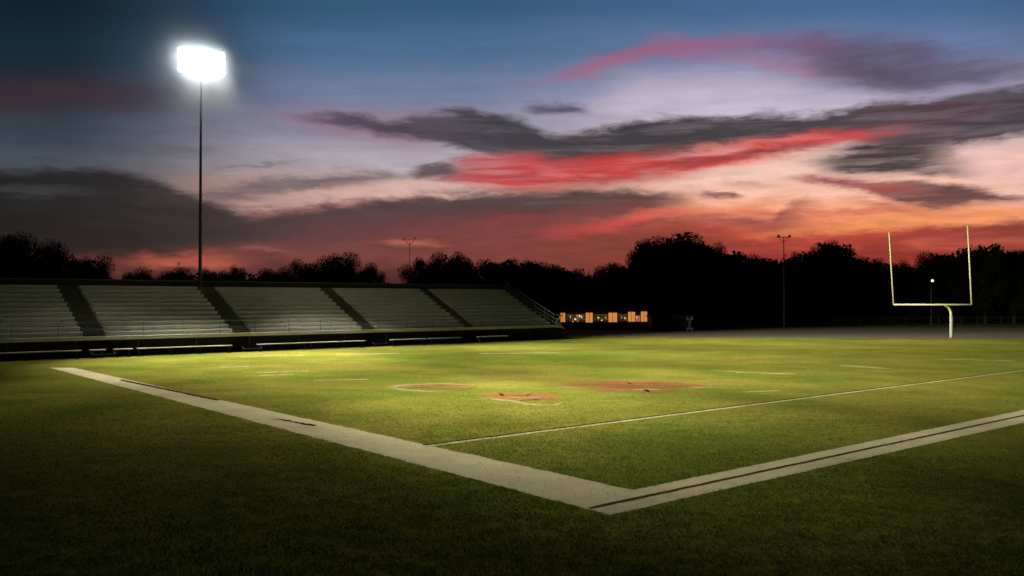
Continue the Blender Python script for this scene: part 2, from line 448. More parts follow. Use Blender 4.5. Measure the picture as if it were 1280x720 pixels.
# ------------------------------------------------------------------ floodlight mast
PX, PD = 250, 64.0
pb = P(PX, PD)
lampz = H+(HOR-76)/F*PD
aim_c = local(20, -25)
fz = math.atan2(aim_c.y-pb.y, aim_c.x-pb.x)-math.pi/2      # local +y faces the field
mast = empty('floodlight_mast', pb, 0, 'tall slim dark mast behind the bleachers with the one blazing white floodlight bank', 'floodlight')
bm = bmesh.new(); tube(bm, [(0, 0, 0), (0, 0, lampz*.5), (0, 0, lampz-.1)], [.14, .105, .06], 12); build('pole', bm, M['pole'], mast)
bm = bmesh.new(); tube(bm, [(0, 0, 0), (0, 0, .35)], [.42, .40], 14); build('footing', bm, M['deck'], mast)
rack = bpy.data.objects.new('lamp_rack', None)
rk = bmesh.new()
NX, NZ = 7, 4; SX, SZ = .46, .44
fx = R(-6)                            # the bank faces the pitch, seen almost square-on from here
# rack faces towards the camera side of the field
rdir = Vector((math.cos(R(-46)), math.sin(R(-46)), 0)); rz = math.atan2(rdir.y, rdir.x)+math.pi/2
for j in range(NZ):
    z = lampz+(j-(NZ-1)/2)*SZ
    tube(rk, [(-NX*SX/2, .1, z), (NX*SX/2, .1, z)], .045, 6)
for x in (-1.1, 0, 1.1): tube(rk, [(x, .16, lampz-NZ*SZ/2), (x, .16, lampz+NZ*SZ/2)], .045, 6)
bpy.data.objects.remove(rack)
rack = build('lamp_rack', rk, M['pole'], mast); rack.rotation_euler = (0, 0, rz-R(13))
def flood(parent, x, z, lit=True, s=1.):
    bm = bmesh.new()
    tube(bm, [(x, .10, z), (x, .0, z), (x, -.16*s, z-.06*s)], [.10*s, .17*s, .235*s], 14)
    h = build('floodlight', bm, M['pole'], parent)
    bm = bmesh.new()
    tube(bm, [(x, -.163*s, z-.061*s), (x, -.21*s, z-.072*s), (x, -.25*s, z-.08*s), (x, -.27*s, z-.085*s)], [.228*s, .20*s, .13*s, .03*s], 14)
    build('lens', bm, M['lamp'] if lit else M['steel'], h)
for j in range(NZ):
    for i in range(NX):
        flood(rack, (i-(NX-1)/2)*SX, lampz+(j-(NZ-1)/2)*SZ, True, 1.05)

def spot(name, aim, power, size, blend, off=0., up=0.):
    l = bpy.data.lights.new(name, 'SPOT'); l.energy = power; l.color = (1., .93, .74); l.spot_size = R(size); l.spot_blend = blend
    l.shadow_soft_size = .2
    o = bpy.data.objects.new(name, l)
    d0 = Vector((math.cos(rz-math.pi/2), math.sin(rz-math.pi/2), 0))
    o.location = pb+Vector((0, 0, lampz+up))+d0*1.0+Vector((-d0.y, d0.x, 0))*off
    o.rotation_euler = (Vector(aim)-o.location).to_track_quat('-Z', 'Y').to_euler()
    COL.objects.link(o); tag(o, kind='structure'); return o
SP = [  # one beam for each lamp of the bank: aim on the field, cone, power
 (1200, 418, 40, 231303), (1220, 465, 44, 181447), (980, 433, 50, 167860), (1350, 425, 34, 160627), (740, 500, 13, 157828),
 (620, 530, 13, 142185), (620, 500, 18, 107182), (860, 480, 26, 98553), (300, 450, 50, 97801), (1220, 465, 18, 89943),
 (980, 480, 18, 89760), (860, 500, 18, 87983), (1220, 433, 26, 87864), (500, 440, 50, 75958), (620, 500, 13, 72657),
 (500, 480, 26, 57436), (1100, 480, 18, 56381), (1220, 450, 36, 52617), (500, 465, 36, 39483), (500, 500, 18, 36227),
 (200, 480, 26, 34990), (620, 433, 18, 32588), (500, 530, 13, 28659), (400, 530, 18, 26155), (300, 500, 13, 12404),
 (300, 465, 26, 9734), (1220, 480, 26, 8722), (100, 450, 36, 8519)]
for i, (x_, y_, s_, p_) in enumerate(SP): spot('floodlight_beam', G(x_, y_), p_*1.17, s_, 1., ((i % 7)-3)*SX, ((i//7)-1.5)*SZ)
spot('added_spill_spot', G(470, 600), 12000, 72, 1., 0)  # extra wide spot at the bank, added to lift the foreground
spot('added_spill_spot', local(14, 2), 1900, 120, 1., 0); spot('added_spill_spot', local(31, -1), 6000, 66, 1., 0)  # two more spots added at the bank to brighten the bleachers

# scattering volume added to imitate the bloom around the lamp bank
def halo_volume():
    bm = bmesh.new(); bmesh.ops.create_icosphere(bm, subdivisions=4, radius=6.5)
    m = bpy.data.materials.new('halo_volume'); m.use_nodes = True; nt = m.node_tree; nt.nodes.clear()
    for v in bm.verts: v.co.y = v.co.y*(.125 if v.co.y < 0 else .36)
    out = nt.nodes.new('ShaderNodeOutputMaterial'); v = nt.nodes.new('ShaderNodeVolumePrincipled')
    tc = nt.nodes.new('ShaderNodeTexCoord'); ln = nt.nodes.new('ShaderNodeVectorMath'); ln.operation = 'LENGTH'
    nt.links.new(tc.outputs['Object'], ln.inputs[0])
    mr = nt.nodes.new('ShaderNodeMapRange')
    mr.inputs['From Min'].default_value = 0.; mr.inputs['From Max'].default_value = 6.4; mr.inputs['To Min'].default_value = 1.; mr.inputs['To Max'].default_value = 0.
    nt.links.new(ln.outputs['Value'], mr.inputs['Value'])
    pw = nt.nodes.new('ShaderNodeMath'); pw.operation = 'POWER'; pw.inputs[1].default_value = 1.9; nt.links.new(mr.outputs['Result'], pw.inputs[0])
    ml = nt.nodes.new('ShaderNodeMath'); ml.operation = 'MULTIPLY'; ml.inputs[1].default_value = .42; nt.links.new(pw.outputs[0], ml.inputs[0])
    nt.links.new(ml.outputs[0], v.inputs['Density'])
    v.inputs['Color'].default_value = (.90, .97, 1., 1); v.inputs['Anisotropy'].default_value = .0
    nt.links.new(v.outputs['Volume'], out.inputs['Volume'])
    o = build('halo_volume', bm, m, None, True)
    o.location = pb+Vector((0, 0, lampz)); o.rotation_euler = (0, 0, rz-R(7)); tag(o, kind='stuff', label='added scattering volume that makes the halo round the lit floodlight bank')
halo_volume()

# unlit masts beyond the field
def mast2(px, D, ytop, w, lab, k=1.):
    b = P(px, D); z = H+(HOR-ytop)/F*D
    t = empty('floodlight_mast', b, 0, lab, 'floodlight')
    bm = bmesh.new(); tube(bm, [(0, 0, 0), (0, 0, z-.2)], [.10*k, .045*k], 8); build('pole', bm, M['black'], t)
    bm = bmesh.new(); tube(bm, [(-w/2, 0, z-.25), (w/2, 0, z-.25)], .04*k, 6)
    for s_ in (-1, 1): tube(bm, [(0, 0, z-.9), (s_*w/3, 0, z-.25)], .03, 6)
    r = build('cross_arm', bm, M['pole'], t)
    for x in (-w/2+.2, w/2-.2): flood(r, x, z-.05, False, .7*k)
mast2(980, 104, 294, 1.7, 'unlit floodlight mast standing before the dark woods left of the goal')
mast2(512, 100, 297, 1.6, 'unlit floodlight mast behind the bleachers, seen small between two groups of trees', .55)

# street lamp seen through the goal
sl = empty('street_lamp', P(1164, 101), 0, 'small lit lamp on a thin pole seen between the goal uprights', 'lamp')
zl = H+(HOR-351)/F*101
bm = bmesh.new(); tube(bm, [(0, 0, 0), (0, 0, zl-.15), (0, -.25, zl+.12)], [.05, .03, .025], 8); build('pole', bm, M['black'], sl)
bm = bmesh.new(); bmesh.ops.create_uvsphere(bm, u_segments=14, v_segments=8, radius=.15, matrix=Matrix.Translation((0, -.32, zl))); build('globe', bm, M['street'], sl, True)
bm = bmesh.new(); tube(bm, [(0, -.32, zl+.20), (0, -.32, zl+.30)], [.18, .06], 12); build('cap', bm, M['pole'], sl)

# ------------------------------------------------------------------ goal post
gb = G(1189, 422.3)
gl = P(1117, 81.5); gr = P(1214.5, 77.6)
zc = H-(380.8-HOR)/F*79.5
goal = empty('goal_post', gb, 0, 'yellow gooseneck football goal with a white padded base at the far end of the field', 'goal post')
def L(p, z): return Vector((p.x-gb.x, p.y-gb.y, z))
bm = bmesh.new(); tube(bm, [L(gl, zc), L(gr, zc)], .082, 12); build('crossbar', bm, M['yellow'], goal, True)
for p, yt, dx in ((gl, 290, -.38), (gr, 282, -.30)):
    zt_ = H+(HOR-yt)/F*p.y
    bm = bmesh.new(); tube(bm, [L(p, zc), L(p, (zc+zt_)/2)+Vector((dx*.5, 0, 0)), L(p, zt_)+Vector((dx, 0, 0))], .070, 12); build('upright', bm, M['yellow'], goal, True)
bm = bmesh.new()
c = L(gl.lerp(gr, .66), zc)
pts = []
for i in range(11):
    t = i/10
    a0 = Vector((0, 0, 1.9)); a1 = Vector((0, 0, 2.75)); a2 = Vector((c.x*.55, c.y*.55, zc-.15)); a3 = c
    pts.append(a0*(1-t)**3+a1*3*t*(1-t)**2+a2*3*t*t*(1-t)+a3*t**3)
tube(bm, pts, [.12]*8+[.115, .11, .10], 12); build('gooseneck', bm, M['yellow'], goal, True)
bm = bmesh.new(); tube(bm, [(0, 0, 0), (0, 0, 1.95)], .13, 12); build('post', bm, M['yellow'], goal, True)
bm = bmesh.new(); tube(bm, [(0, 0, .02), (0, 0, .1), (0, 0, 1.85), (0, 0, 1.98)], [.15, .165, .155, .135], 14); build('post_pad', bm, M['pad'], goal, True)

# ------------------------------------------------------------------ low lit building
def bx(px, D): return (px-640)/F*D
BD = 100.0
bb = P(754, BD)
bl = empty('concession_building', bb, 0, 'low dark building with warm orange lit windows at the right end of the bleachers', 'building')
W0 = bx(697, BD)-bb.x; W1 = bx(812, BD)-bb.x
def zy(y, D=BD): return H-(y-HOR)/F*D
bm = bmesh.new(); box(bm, W0, W1, .15, 5, 0, zy(387.5)); build('wall', bm, M['wallb'], bl)
bm = bmesh.new(); box(bm, W0-.5, W1+.5, -.9, 5.5, zy(387.4), zy(385.2), .03)
build('roof', bm, M['roof'], bl)
bm = bmesh.new(); box(bm, W0, W1, -.02, .147, 0.3, zy(403.2)); build('counter', bm, M['roof'], bl)
def wn(p0, p1, y0, y1, m, name):
    bm = bmesh.new(); box(bm, bx(p0, BD)-bb.x, bx(p1, BD)-bb.x, .06, .145, zy(y1), zy(y0), .02)
    o = build(name, bm, m, bl)
    f = bmesh.new(); x0, x1 = bx(p0, BD)-bb.x, bx(p1, BD)-bb.x
    for xa in (x0-.03, (x0+x1)/2-.02, x1-.01): box(f, xa, xa+.04, .01, .058, zy(y1), zy(y0))
    build('frame', f, M['roof'], o); return o
for a_, b_, y0, y1, mm in ((700.5, 706.5, 391.2, 402.5, 'warm'), (732, 741, 391, 403, 'warm'), (760.5, 771.5, 391, 402.5, 'warm'), (785, 794, 390, 402, 'warm'), (801, 809, 389.5, 402, 'warm'), (794.6, 800.4, 394.5, 402, 'warm2')):
    wn(a_, b_, y0, y1, M[mm], 'lit_window')
for a_, b_ in ((707.5, 731), (742, 760), (772.5, 784)):
    wn(a_, b_, 392.5, 402, M['dimwarm'], 'dim_window')
    bm = bmesh.new(); x0 = bx(a_, BD)-bb.x; x1 = bx(b_, BD)-bb.x
    for z_ in (zy(401.6), zy(396.6)): box(bm, x0, x1, .04, .09, z_, z_+.09)
    k = int((x1-x0)/.28)
    for i in range(k):
        if random.random() < .7: box(bm, x0+.28*i, x0+.28*i+.08, .03, .085, zy(402), zy(394.5+random.random()*3))
    build('shutter_frame', bm, simple('shutter_metal', (.35, .28, .22), .6), bl)
for p_, y_ in ((713, 396), (719, 399), (721.5, 394.8), (724.5, 395.2), (727, 396.3), (722, 401.5), (716, 401.8), (748, 397), (752, 400.3), (757, 396.8), (777, 396.5), (781, 397.5), (796, 396.5)):
    bm = bmesh.new(); bmesh.ops.create_uvsphere(bm, u_segments=8, v_segments=6, radius=.055+.05*random.random(), matrix=Matrix.Translation((bx(p_, BD)-bb.x, -.03, zy(y_))))
    build('lamp_bulb', bm, M['bulb'] if random.random() < .5 else M['warm'], bl)
# low shed beside it
sb = P(842, 97)
sh = empty('equipment_shed', sb, 0, 'low unlit dark shed between the lit building and the running track', 'shed')
bm = bmesh.new(); box(bm, -2.4, 2.0, 0, 3, 0, zy(396.5, 97)); build('wall', bm, M['black'], sh)
bm = bmesh.new(); box(bm, -2.6, 2.2, -.3, 3.2, zy(396.4, 97), zy(394.8, 97), .02); build('roof', bm, M['roof'], sh)
bm = bmesh.new(); box(bm, -.5, .4, -.04, -.002, .05, 1.2); build('door', bm, M['black'], sh)
# pale marker stand beside the shed
st = empty('field_marker', P(862, 92), 0, 'small pale x-braced stand beside the dark shed', 'stand')
bm = bmesh.new()
for s_ in (-1, 1):
    tube(bm, [(s_*.3, 0, .0), (-s_*.3, .05*s_, 1.75)], .04, 6); 
build('leg', bm, M['steel'], st)
bm = bmesh.new(); box(bm, -.38, .38, -.07, -.045, 1.35, 1.5); box(bm, -.38, .38, -.07, -.045, .35, .45); build('cross_bar', bm, M['steel'], st)

# perimeter fence beyond the track
fa, fb = P(868, 112), P(1420, 112)
fn = empty('perimeter_fence', fa, 0, 'long low dark chain-link fence beyond the running track', 'fence')
Lf = fb.x-fa.x
x = 0.
while x <= Lf:
    bm = bmesh.new(); tube(bm, [(x, 0, 0), (x, 0, 1.25)], .04, 6); build('post', bm, M['black'], fn); x += 3.
bm = bmesh.new(); tube(bm, [(0, 0, 1.25), (Lf, 0, 1.25)], .035, 6); tube(bm, [(0, 0, .08), (Lf, 0, .08)], .02, 6); build('rail', bm, M['black'], fn)
bm = bmesh.new()
x = 0.
while x < Lf:
    for s_ in (0, 1):
        a_ = (x, 0, .08+s_*1.15); b_ = (x+1.15, 0, 1.23-s_*1.15)
        tube(bm, [a_, b_], .006, 3, False)
    x += .16
build('wire_mesh', bm, M['black'], fn)

# ------------------------------------------------------------------ trees
def leaves(bm, c, rx, ry, rz_, n, s):
    for _ in range(n):
        d = Vector((random.gauss(0, 1), random.gauss(0, 1), random.gauss(0, 1))).normalized()
        r = random.random()**.58
        if random.random() < .06: r *= 1+random.random()*.12
        p = c+Vector((d.x*rx, d.y*ry, d.z*rz_))*r
        a = Vector((random.gauss(0, 1), random.gauss(0, 1), random.gauss(0, 1))).normalized()
        b = a.cross(Vector((random.gauss(0, 1), random.gauss(0, 1), random.gauss(0, 1)))).normalized()
        q = s*(.55+random.random()*.9)
        v = [bm.verts.new(p+a*q*.5), bm.verts.new(p+b*q*.32), bm.verts.new(p-a*q*.5), bm.verts.new(p-b*q*.32)]
        bm.faces.new(v)
def tree_proto(seed, kind):
    """unit tree: 1 m high, 1 m wide crown; scaled later"""
    random.seed(seed)
    tk = bmesh.new(); cr = bmesh.new()
    tube(tk, [(0, 0, 0), (.01, 0, .12), (-.01, .01, .3), (.01, 0, .55), (0, 0, .8)], [.040, .03, .026, .018, .006], 8)
    n = {0: 15, 1: 22, 2: 11}[kind]
    cs = []
    for i in range(n):
        a = i*2.4+random.random(); t = (i+.5)/n
        z = .26+.62*t
        w = {0: math.sqrt(max(0, 1-((z-.48)/.50)**2)), 1: math.sqrt(max(0, 1-((z-.52)/.48)**2)), 2: math.sqrt(max(0, 1-((z-.5)/.55)**2))*(.75+.5*random.random())}[kind]
        rr = (.10+.24*random.random())*w*1.35
        c = Vector((math.cos(a)*rr, math.sin(a)*rr, z)); rad = .11+.08*random.random()
        cs.append((c, rad))
        tube(tk, [(0, 0, max(.15, z-.22)), (c.x*.5, c.y*.5, z-.09), tuple(c)], [.014, .009, .003], 5)
    for c, rad in cs:
        leaves(cr, c, rad*1.15, rad*1.15, rad*.85, int(1900*(rad/.15)**2), .0155)
    leaves(cr, Vector((0, 0, .50)), .40, .40, .42, 5200, .038)
    # twigs out of the outline
    for _ in range(5):
        c, rad = random.choice(cs)
        d = Vector((random.gauss(0, 1), random.gauss(0, 1), abs(random.gauss(0, 1)))).normalized()
        leaves(cr, c+d*rad*1.2, .03, .03, .03, 34, .018)
    zs = max(v.co.z for v in cr.verts); k = 1/zs
    xs_ = max(abs(v.co.x) for v in cr.verts)
    for b in (tk, cr):
        for v in b.verts: v.co.z *= k; 
    for v in cr.verts: v.co.x *= .5/xs_; v.co.y *= .5/xs_
    a = bpy.data.meshes.new('trunk'); tk.to_mesh(a); tk.free(); a.materials.append(M['bark'])
    c = bpy.data.meshes.new('crown'); cr.to_mesh(c); cr.free(); c.materials.append(M['leaf'])
    return a, c
protos = [tree_proto(100+i, i % 3) for i in range(7)]
TREES = [
 (-22, 292, 90, 92, 'tall dark tree cut by the left edge of the photo, behind the bleachers'),
 (28, 288, 84, 93, 'tallest tree of the group at the far left, behind the bleachers'),
 (76, 307, 66, 94, 'dark tree stepping down right of the tallest tree at the far left'),
 (114, 318, 62, 92, 'lower dark tree at the right end of the far left group'),
 (174, 333, 50, 98, 'small round tree just right of the gap in the far left trees'),
 (222, 328, 66, 99, 'broad low tree directly left of the lit floodlight mast'),
 (268, 335, 48, 98, 'low tree directly right of the lit floodlight mast'),
 (297, 329, 32, 95, 'thin open tree with sky showing through, right of the lit mast'),
 (346, 330, 54, 100, 'low rounded tree at the left end of the group over the third seating block'),
 (386, 323, 58, 101, 'middle sized tree left of the peak of the group over the third seating block'),
 (424, 314, 62, 101, 'highest tree of the group over the third seating block'),
 (460, 326, 42, 100, 'small tree at the right end of the group over the third seating block'),
 (492, 347, 44, 102, 'very low bushy tree in the gap over the fourth seating block'),
 (529, 321, 50, 103, 'dark tree just right of the gap over the fourth seating block'),
 (558, 313, 54, 104, 'peaked tree left of centre, highest over the fourth seating block'),
 (586, 317, 36, 103, 'narrow tree close right of the peaked tree over the last aisle'),
 (625, 322, 66, 112, 'dark tree above the top right corner of the bleachers'),
 (668, 324, 62, 114, 'rounded tree in the level woods right of the bleachers top corner'),
 (706, 329, 56, 116, 'tree on the falling treeline above the left end of the lit building'),
 (732, 338, 36, 117, 'lowest tree in the dip of the treeline above the lit building'),
 (764, 326, 52, 118, 'small domed tree directly left of the big tree above the lit building'),
 (814, 298, 56, 118, 'left shoulder of the tallest clump of trees, steep on its left side'),
 (848, 288, 88, 119, 'biggest broad tree of the whole treeline, right of centre'),
 (886, 301, 56, 118, 'right shoulder of the tallest clump of trees'),
 (915, 313, 48, 120, 'level tree directly right of the tallest clump'),
 (944, 315, 50, 122, 'level tree just left of the unlit mast beyond the track'),
 (972, 317, 44, 121, 'tree directly behind the unlit mast beyond the track'),
 (1002, 313, 44, 121, 'tree between the unlit mast and the domed tree'),
 (1040, 300, 72, 120, 'large domed tree between the unlit mast and the goal'),
 (1082, 317, 50, 123, 'tree just left of the left goal upright'),
 (1116, 324, 48, 124, 'tree behind the left goal upright'),
 (1143, 329, 42, 124, 'lowest tree seen between the goal uprights'),
 (1174, 312, 56, 121, 'tree rising towards the right between the goal uprights'),
 (1202, 305, 54, 122, 'tree behind the right goal upright'),
 (1232, 303, 56, 121, 'rounded tall tree just right of the goal'),
 (1268, 311, 62, 122, 'tree near the right edge of the photo, right of the rounded tall one'),
 (1312, 307, 70, 121, 'tree cut by the right edge of the photo'),
]
random.seed(5)
for i, (px, yt, wpx, D, lab) in enumerate(TREES):
    b = P(px, D); h = H+(HOR-yt)/F*D; w = wpx/F*D*1.32
    t = empty('tree', b, random.random()*6.28, lab, 'tree', 'trees beyond the field')
    pm = protos[i % 7] if i != 7 else protos[2]
    for nm, me in (('trunk', pm[0]), ('crown', pm[1])):
        o = bpy.data.objects.new(nm, me); link(o, t)
    for o in t.children:
        o.scale = (w if o.name.startswith('crown') else w*.8, w if o.name.startswith('crown') else w*.8, h)

# dense wood and undergrowth behind: one uncountable mass
random.seed(77)
bm = bmesh.new()
x = -110.
while x < 125:
    right = x > -4
    for r_ in range(3 if right else 2):
        D = (128+r_*5) if right else (108+r_*5)
        px = 640+F*x/D
        # keep the wood below the individual trees' tops
        near = [yt for (p_, yt, w_, d_, l_) in TREES if abs(p_-px) < 30]
        yt = (max(near)+6) if near else 350
        if not right: yt = max(yt+8, 342)
        top = H+(HOR-yt)/F*D
        z = .4
        while z < top-.5:
            leaves(bm, Vector((x+random.uniform(-.8, .8), D+random.uniform(-2, 2), z)), 1.7, 1.5, 1.1, 62, .62); z += 1.15
    x += 1.7
tag(build('woodland', bm, M['leaf']), 'dense dark woodland and undergrowth filling in below the treeline', kind='stuff')

# ------------------------------------------------------------------ sky
w = bpy.data.worlds.new('World'); sc.world = w; w.use_nodes = True
nt = w.node_tree; nt.nodes.clear(); N = nt.nodes; LK = nt.links
def math_(op, a, b=None, c=None, clamp=False):
    n = N.new('ShaderNodeMath'); n.operation = op; n.use_clamp = clamp
    for i, v in enumerate((a, b, c)):
        if v is None: continue
        if isinstance(v, (int, float)): n.inputs[i].default_value = v
        else: LK.new(v, n.inputs[i])
    return n.outputs[0]
def sstep(v, lo, hi, a=0., b=1.):
    n = N.new('ShaderNodeMapRange'); n.interpolation_type = 'SMOOTHSTEP'
    n.inputs['From Min'].default_value = lo; n.inputs['From Max'].default_value = hi; n.inputs['To Min'].default_value = a; n.inputs['To Max'].default_value = b
    LK.new(v, n.inputs['Value']); return n.outputs['Result']
def mixc(f, a, b):
    n = N.new('ShaderNodeMix'); n.data_type = 'RGBA'
    if isinstance(f, float): n.inputs['Factor'].default_value = f
    else: LK.new(f, n.inputs['Factor'])
    for s, v in ((n.inputs['A'], a), (n.inputs['B'], b)):
        if isinstance(v, tuple): s.default_value = srgb(v)+(1,)
        else: LK.new(v, s)
    return n.outputs['Result']
tc = N.new('ShaderNodeTexCoord'); sep = N.new('ShaderNodeSeparateXYZ'); LK.new(tc.outputs['Generated'], sep.inputs[0])
az0 = math_('ARCTAN2', sep.outputs['X'], sep.outputs['Y']); el0 = math_('ARCSINE', sep.outputs['Z'])
# sky coordinates: azimuth and elevation in radians
def AE(px, py):
    a = math.atan((px-640)/F); return a, math.atan((HOR-py)/F*math.cos(a))
def skynoise(sa, se, detail, rough, seed, dist=0.):
    cb = N.new('ShaderNodeCombineXYZ')
    LK.new(math_('MULTIPLY', az0, sa), cb.inputs[0]); LK.new(math_('MULTIPLY', el0, se), cb.inputs[1]); cb.inputs[2].default_value = seed
    n = N.new('ShaderNodeTexNoise'); n.inputs['Scale'].default_value = 1.; n.inputs['Detail'].default_value = detail; n.inputs['Roughness'].default_value = rough; n.inputs['Distortion'].default_value = dist
    LK.new(cb.outputs[0], n.inputs['Vector']); return n.outputs['Fac']
n_big = skynoise(7, 26, 4, .5, 1.3); n_mid = skynoise(22, 90, 6, .6, 5.1, .4); n_az = skynoise(9, 24, 5, .55, 8.8); n_st = skynoise(12, 130, 7, .62, 3.3, .5); n_st2 = skynoise(6, 60, 6, .6, 12.7, .8)
n_fine = skynoise(62, 190, 7, .65, 21.)
warp = math_('ADD', math_('MULTIPLY', math_('SUBTRACT', n_big, .5), .022), math_('ADD', math_('MULTIPLY', math_('SUBTRACT', n_mid, .5), .020), math_('MULTIPLY', math_('SUBTRACT', n_fine, .5), .007)))
el = math_('ADD', el0, warp)  # ragged, drifting edges
az = math_('ADD', az0, math_('MULTIPLY', math_('SUBTRACT', n_az, .5), .06))
A_LO, A_HI, E_HI = -.75, .75, .42
azn = math_('DIVIDE', math_('SUBTRACT', az, A_LO), A_HI-A_LO)
def curve(pts):
    n = N.new('ShaderNodeFloatCurve'); c = n.mapping.curves[0]
    P_ = sorted(((AE(x, y)[0]-A_LO)/(A_HI-A_LO), AE(x, y)[1]/E_HI) for x, y in pts)
    P_ = [(max(0, min(1, a)), max(0, min(1, b))) for a, b in P_]
    c.points[0].location = P_[0]; c.points[1].location = P_[-1]
    for p in P_[1:-1]: c.points.new(*p)
    for p in c.points: p.handle_type = 'AUTO_CLAMPED'
    n.mapping.update(); LK.new(azn, n.inputs['Value'])
    return math_('MULTIPLY', n.outputs[0], E_HI)
def azramp(stops):
    n = N.new('ShaderNodeValToRGB'); cr = n.color_ramp
    for i, (px, c) in enumerate(stops):
        pos = (AE(px, 300)[0]-A_LO)/(A_HI-A_LO)
        e = cr.elements[i] if i < 2 else cr.elements.new(pos)
        e.position = pos
        e.color = srgb(c)+(1,) if isinstance(c, tuple) else (c, c, c, 1)
    LK.new(azn, n.inputs['Fac']); return n.outputs['Color']
def elramp(stops):
    n = N.new('ShaderNodeValToRGB'); cr = n.color_ramp; cr.interpolation = 'EASE'
    st = sorted(((HOR-y)/F/.5, c) for y, c in stops)
    for i, (pos, c) in enumerate(st):
        e = cr.elements[i] if i < 2 else cr.elements.new(pos)
        e.position = max(0, min(1, pos)); e.color = srgb(c)+(1,)
    LK.new(math_('DIVIDE', el_t, .5), n.inputs['Fac']); return n.outputs['Color']
# tan(el)/cos(az) brings elevation back to the height scale the stops were read in
caz = math_('MAXIMUM', math_('COSINE', az0), .45)
el_t = math_('DIVIDE', math_('TANGENT', math_('MINIMUM', math_('MAXIMUM', el, 0.), 1.2)), caz)
left = elramp([(-170, (2, 10, 16)), (-60, (3, 18, 27)), (0, (4, 27, 37)), (60, (10, 37, 46)), (118, (32, 36, 46)), (155, (46, 60, 72)), (200, (64, 72, 82)), (240, (55, 52, 57)), (290, (42, 34, 38)), (330, (92, 50, 48)), (360, (62, 36, 36))])
mid = elramp([(-170, (12, 26, 42)), (0, (50, 86, 118)), (60, (72, 104, 140)), (110, (108, 122, 152)), (160, (140, 138, 158)), (200, (172, 162, 172)), (240, (208, 168, 156)), (262, (150, 95, 90)), (285, (108, 62, 62)), (312, (116, 62, 60)), (350, (80, 42, 43))])
right = elramp([(-170, (16, 30, 50)), (0, (66, 100, 142)), (55, (98, 118, 156)), (105, (160, 152, 180)), (140, (196, 184, 202)), (200, (238, 196, 184)), (238, (246, 188, 166)), (268, (246, 150, 106)), (290, (190, 74, 60)), (318, (142, 46, 46)), (352, (92, 32, 34))])
def step_az(p0, p1): return sstep(az0, AE(p0, 300)[0], AE(p1, 300)[0])
col = mixc(step_az(60, 440), left, mid); col = mixc(step_az(560, 980), col, right)
dim = step_az(1150, 1500); col = mixc(math_('MULTIPLY', dim, .35), col, (40, 55, 80))
# sky away from the sunset: dark blue
back = sstep(math_('ABSOLUTE', az0), .8, 1.6); col = mixc(back, col, (7, 13, 19))

def cloud(upper, lower, colour, soft=8, op=1., tex=.5, base=None):
    """cloud between two edge lines (read off the photograph, in sky angles); tex = how far streaks break it up"""
    up = curve(upper); lo = curve(lower); s = soft*1.12/F
    a = sstep(math_('SUBTRACT', el, lo), -s*.5, s); b = sstep(math_('SUBTRACT', up, el), -s*.5, s)
    x0 = AE(max(upper[0][0], lower[0][0]), 200)[0]; x1 = AE(min(upper[-1][0], lower[-1][0]), 200)[0]
    f = min(95/F, (x1-x0)*.35)
    e = math_('MULTIPLY', sstep(az, x0, x0+f), sstep(az, x1-f, x1, 1., 0.))
    m = math_('MULTIPLY', math_('MULTIPLY', a, b), e)
    if tex:
        t = sstep(n_st, .36, .60, 1-tex*.55, 1.); m = math_('MULTIPLY', m, t)
    return math_('MULTIPLY', m, op, clamp=True), colour
def paint(*args, **kw):
    global col
    m, c = cloud(*args, **kw)
    col = mixc(m, col, azramp(c) if isinstance(c, list) else c)

# soft red veil, upper left
paint([(-250, 95), (0, 98), (100, 95), (200, 108), (300, 118)], [(-250, 150), (0, 150), (100, 145), (200, 140), (300, 135)], (62, 40, 50), soft=22, op=.7, tex=.3)
# arc at upper right
paint([(640, 103), (700, 87), (770, 64), (850, 46), (930, 42), (1040, 40), (1130, 45), (1200, 60), (1290, 70), (1400, 80)],
      [(640, 115), (700, 103), (770, 84), (850, 66), (930, 66), (1040, 88), (1090, 105), (1150, 118), (1210, 112), (1290, 100), (1400, 95)],
      [(640, (150, 70, 105)), (740, (184, 72, 98)), (860, (186, 78, 102)), (960, (128, 84, 116)), (1080, (92, 82, 108)), (1400, (92, 88, 114))], soft=17, op=.98, tex=.25)
paint([(800, 62), (900, 66), (1000, 76), (1080, 90), (1140, 98)], [(800, 68), (900, 76), (1000, 90), (1080, 98), (1140, 102)], (190, 80, 106), soft=14, op=.7, tex=.2)
paint([(980, 76), (1060, 66), (1120, 78), (1180, 88), (1240, 96)], [(980, 96), (1060, 110), (1120, 116), (1180, 110), (1240, 100)], (78, 70, 90), soft=20, op=.75, tex=.15)
# lavender light under the arc
paint([(700, 125), (820, 92), (950, 95), (1080, 118), (1200, 122), (1400, 122)], [(700, 150), (820, 148), (950, 140), (1080, 128), (1200, 126), (1400, 126)], (204, 188, 208), soft=22, op=.6, tex=.2)
paint([(280, 128), (330, 122), (400, 132), (500, 138), (620, 140)], [(280, 140), (330, 148), (400, 170), (500, 185), (620, 188)], (150, 95, 115), soft=18, op=.55, tex=.3)
